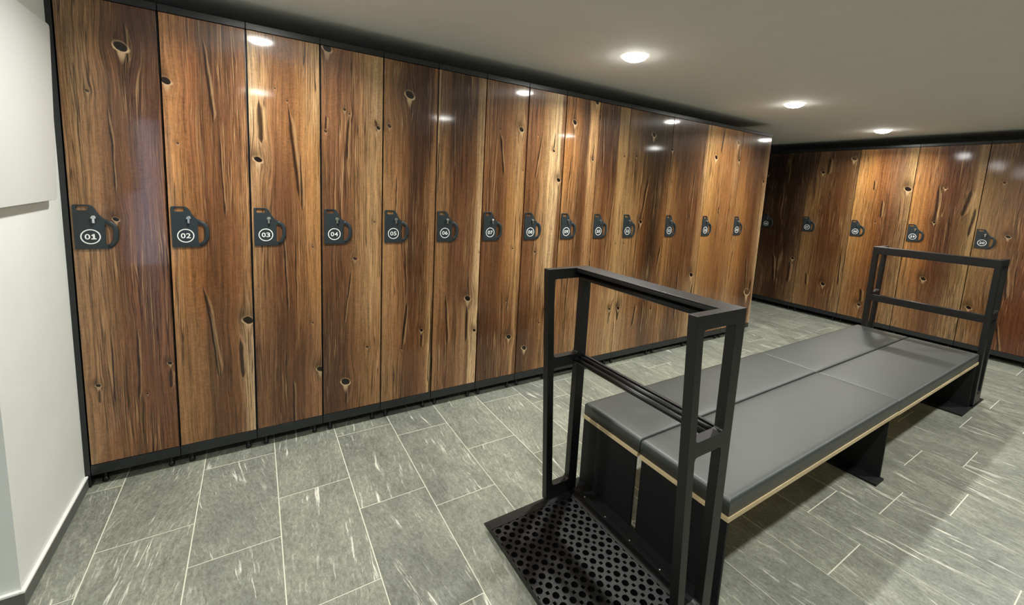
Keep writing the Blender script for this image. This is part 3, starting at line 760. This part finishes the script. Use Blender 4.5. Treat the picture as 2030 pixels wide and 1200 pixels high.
# ------------------------------------------------------------------ boot racks at both ends
FX0, FX1, FL, FR, TH = 1.683, 1.923, -1.008, -1.731, .031
XC = (1.923+5.112)/2
def rack(mirror, tray_x):
    mx = (lambda x: x) if not mirror else (lambda x: 2*XC-x)
    ox = mx(1.8)
    e = empty('boot_rack', (ox, (FL+FR)/2, 0)); oy = (FL+FR)/2
    out = lambda z: FX0+(1.096-z)*.0635
    for ya in (FL-TH, FR):
        o = [(FX1, .018), (FX1, 1.096), (FX0, 1.096), (out(.018), .018)]
        inn = lambda z: out(z)+.033
        h1 = rounded([(1.876, .704), (1.876, 1.052), (inn(1.052), 1.052), (inn(.704), .704)], .014)
        h2 = rounded([(1.876, .086), (1.876, .655), (inn(.655), .655), (inn(.086), .086)], .014)
        bm = BM()
        prism(bm, [rounded(o, .003, 2), h1, h2], TH, lambda a, b, d: (mx(a)-ox, ya+d-oy, b))
        mesh_obj('side_frame', bm, M['rack'], e, bevel=.0015, seg=2)
    yl, yr = FL-TH+.0005, FR+TH-.0005
    def bar(name, boxes, rods):
        bm = BM()
        for x0, x1, z0, z1 in boxes:
            a, b = sorted((mx(x0)-ox, mx(x1)-ox)); add_box(bm, a, b, yr-oy, yl-oy, z0, z1)
        o = mesh_obj(name, bm, M['rack'], e, bevel=.001, seg=1)
        for x, z, r in rods:
            bm = BM(); add_cyl(bm, (mx(x)-ox, yr-oy, z), (mx(x)-ox, yl-oy, z), r, n=24)
            mesh_obj('rod', bm, M['rack'], o, True)
        return o
    bar('top_rail', [(1.834, 1.9225, 1.088, 1.0955), (1.912, 1.9225, 1.036, 1.088), (1.834, 1.838, 1.078, 1.088)], [(1.872, 1.052, .0125)])
    bar('middle_rail', [(1.910, 1.9225, .636, .690)], [(1.896, .678, .0100), (1.862, .676, .0105)])
    a, b = sorted((mx(tray_x[0])-ox, mx(tray_x[1])-ox))
    bm = BM(); add_box(bm, a, b, FR-.004-oy, FL+.004-oy, 0, .006)
    tr = mesh_obj('base_tray', bm, M['rack'], e, bevel=.001, seg=1)
    if not mirror:
        bm = BM(); add_box(bm, 1.907-ox, 1.930-ox, FR+TH-oy, FL-TH-oy, .006, .030)
        mesh_obj('tray_ledge', bm, M['legs'], tr, bevel=.001)
        for y in (-1.112, -1.245, -1.385, -1.535):
            bm = BM(); add_lathe(bm, [(.0045, 0), (.0045, .0015), (.0025, .0028)], 12, (1.918-ox, y-oy, .030))
            mesh_obj('screw', bm, M['chrome'], tr, True)
    return e
r1 = rack(False, (1.452, 1.930))
tag(r1, 'black steel rack at the near end of the bench, standing by a rubber mat', 'rack', 'black racks at the bench ends')
r2 = rack(True, (1.64, 1.965))
tag(r2, 'black steel rack at the far bench end in front of locker 19', 'rack', 'black racks at the bench ends')

# perforated rubber mat on the near tray
def mat_bm(x0, y0, nx, ny, s, z0, z1):
    bm = BM(); N = 24; r = s*.315; c = s*.15
    gone = {}
    def V(x, y, z):
        k = (round(x, 5), round(y, 5), round(z, 5))
        if k not in gone: gone[k] = bm.verts.new(k)
        return gone[k]
    for i in range(nx):
        for j in range(ny):
            cx, cy = x0+(i+.5)*s, y0+(j+.5)*s; h = s/2
            # outline of the cell: square with small square holes cut out of its corners
            oct_ = [(h, -h+c), (h, h-c), (h-c, h-c), (h-c, h), (-h+c, h), (-h+c, h-c), (-h, h-c), (-h, -h+c), (-h+c, -h+c), (-h+c, -h), (h-c, -h), (h-c, -h+c)]
            edge = []
            for k in range(12):
                a, b = oct_[k], oct_[(k+1) % 12]
                edge += [a, ((a[0]+b[0])/2, (a[1]+b[1])/2)]
            ang = [math.atan2(b, a) for a, b in edge]
            circ = [(r*math.cos(t), r*math.sin(t)) for t in ang]
            n = len(edge)
            for k in range(n):
                q = (k+1) % n
                A, B = edge[k], edge[q]; a, b = circ[k], circ[q]
                try:
                    bm.faces.new((V(cx+A[0], cy+A[1], z1), V(cx+B[0], cy+B[1], z1), V(cx+b[0], cy+b[1], z1), V(cx+a[0], cy+a[1], z1)))
                    bm.faces.new((V(cx+a[0], cy+a[1], z1), V(cx+b[0], cy+b[1], z1), V(cx+b[0], cy+b[1], z0), V(cx+a[0], cy+a[1], z0)))
                except ValueError: pass
                inside = not (abs(abs(A[0])-h) < 1e-6 and abs(A[0]-B[0]) < 1e-6 or abs(abs(A[1])-h) < 1e-6 and abs(A[1]-B[1]) < 1e-6)
                if inside:
                    try: bm.faces.new((V(cx+B[0], cy+B[1], z1), V(cx+A[0], cy+A[1], z1), V(cx+A[0], cy+A[1], z0), V(cx+B[0], cy+B[1], z0)))
                    except ValueError: pass
    return bm
S = .0417
mox, moy = 1.471-S/2, -1.092+S/2-15*S
bm = mat_bm(mox, moy, 10, 15, S, .0062, .027)
# solid rim round the holes
X0, X1, Y0, Y1 = 1.450, 1.905, -1.6985, -1.0405
gx1, gy1 = mox+10*S, moy+15*S
def rim(a, b, c, d):
    add_box(bm, a, b, c, d, .0062, .0285)
rim(X0, mox+.001, Y0, Y1); rim(gx1-.001, X1, Y0, Y1)
rim(mox, gx1, gy1-.001, Y1); rim(mox, gx1, Y0, moy+.001)
mt = mesh_obj('rubber_mat', bm, M['rubber'])
tag(mt, 'black perforated rubber mat with round holes on the tray of the near rack', 'mat')

# ------------------------------------------------------------------ camera
f_px = 830.5046
cd = bpy.data.cameras.new('camera'); cam = bpy.data.objects.new('camera', cd); COL.objects.link(cam)
cd.sensor_fit = 'HORIZONTAL'; cd.sensor_width = 36; cd.lens = f_px*36/2030
cd.shift_x = (1015-1014.763)/2030; cd.shift_y = -(600-484.03)/2030
cd.clip_start = .01
r = Vector((0.8532742715262431, -0.5190255821900668, 0.05035337708258758))
u = Vector((0.02395359382443226, 0.1354722804362811, 0.9904915378620293))
f = Vector((0.5209119339142204, 0.8439548010798065, -0.12802753938153702))
cam.matrix_world = Matrix(((r.x, u.x, -f.x, .65304), (r.y, u.y, -f.y, -2.40885), (r.z, u.z, -f.z, 1.41544), (0, 0, 0, 1)))
scene.camera = cam

wd = bpy.data.worlds.new('world'); scene.world = wd; wd.use_nodes = True
wd.node_tree.nodes['Background'].inputs[0].default_value = (.02, .02, .02, 1)
vs = scene.view_settings
vs.view_transform = 'Standard'; vs.look = 'None'; vs.gamma = 1; vs.use_curve_mapping = False
vs.exposure = 0.0
scene.cycles.use_denoising = True
scene.cycles.max_bounces = 8; scene.cycles.diffuse_bounces = 5
scene.cycles.sample_clamp_indirect = 4
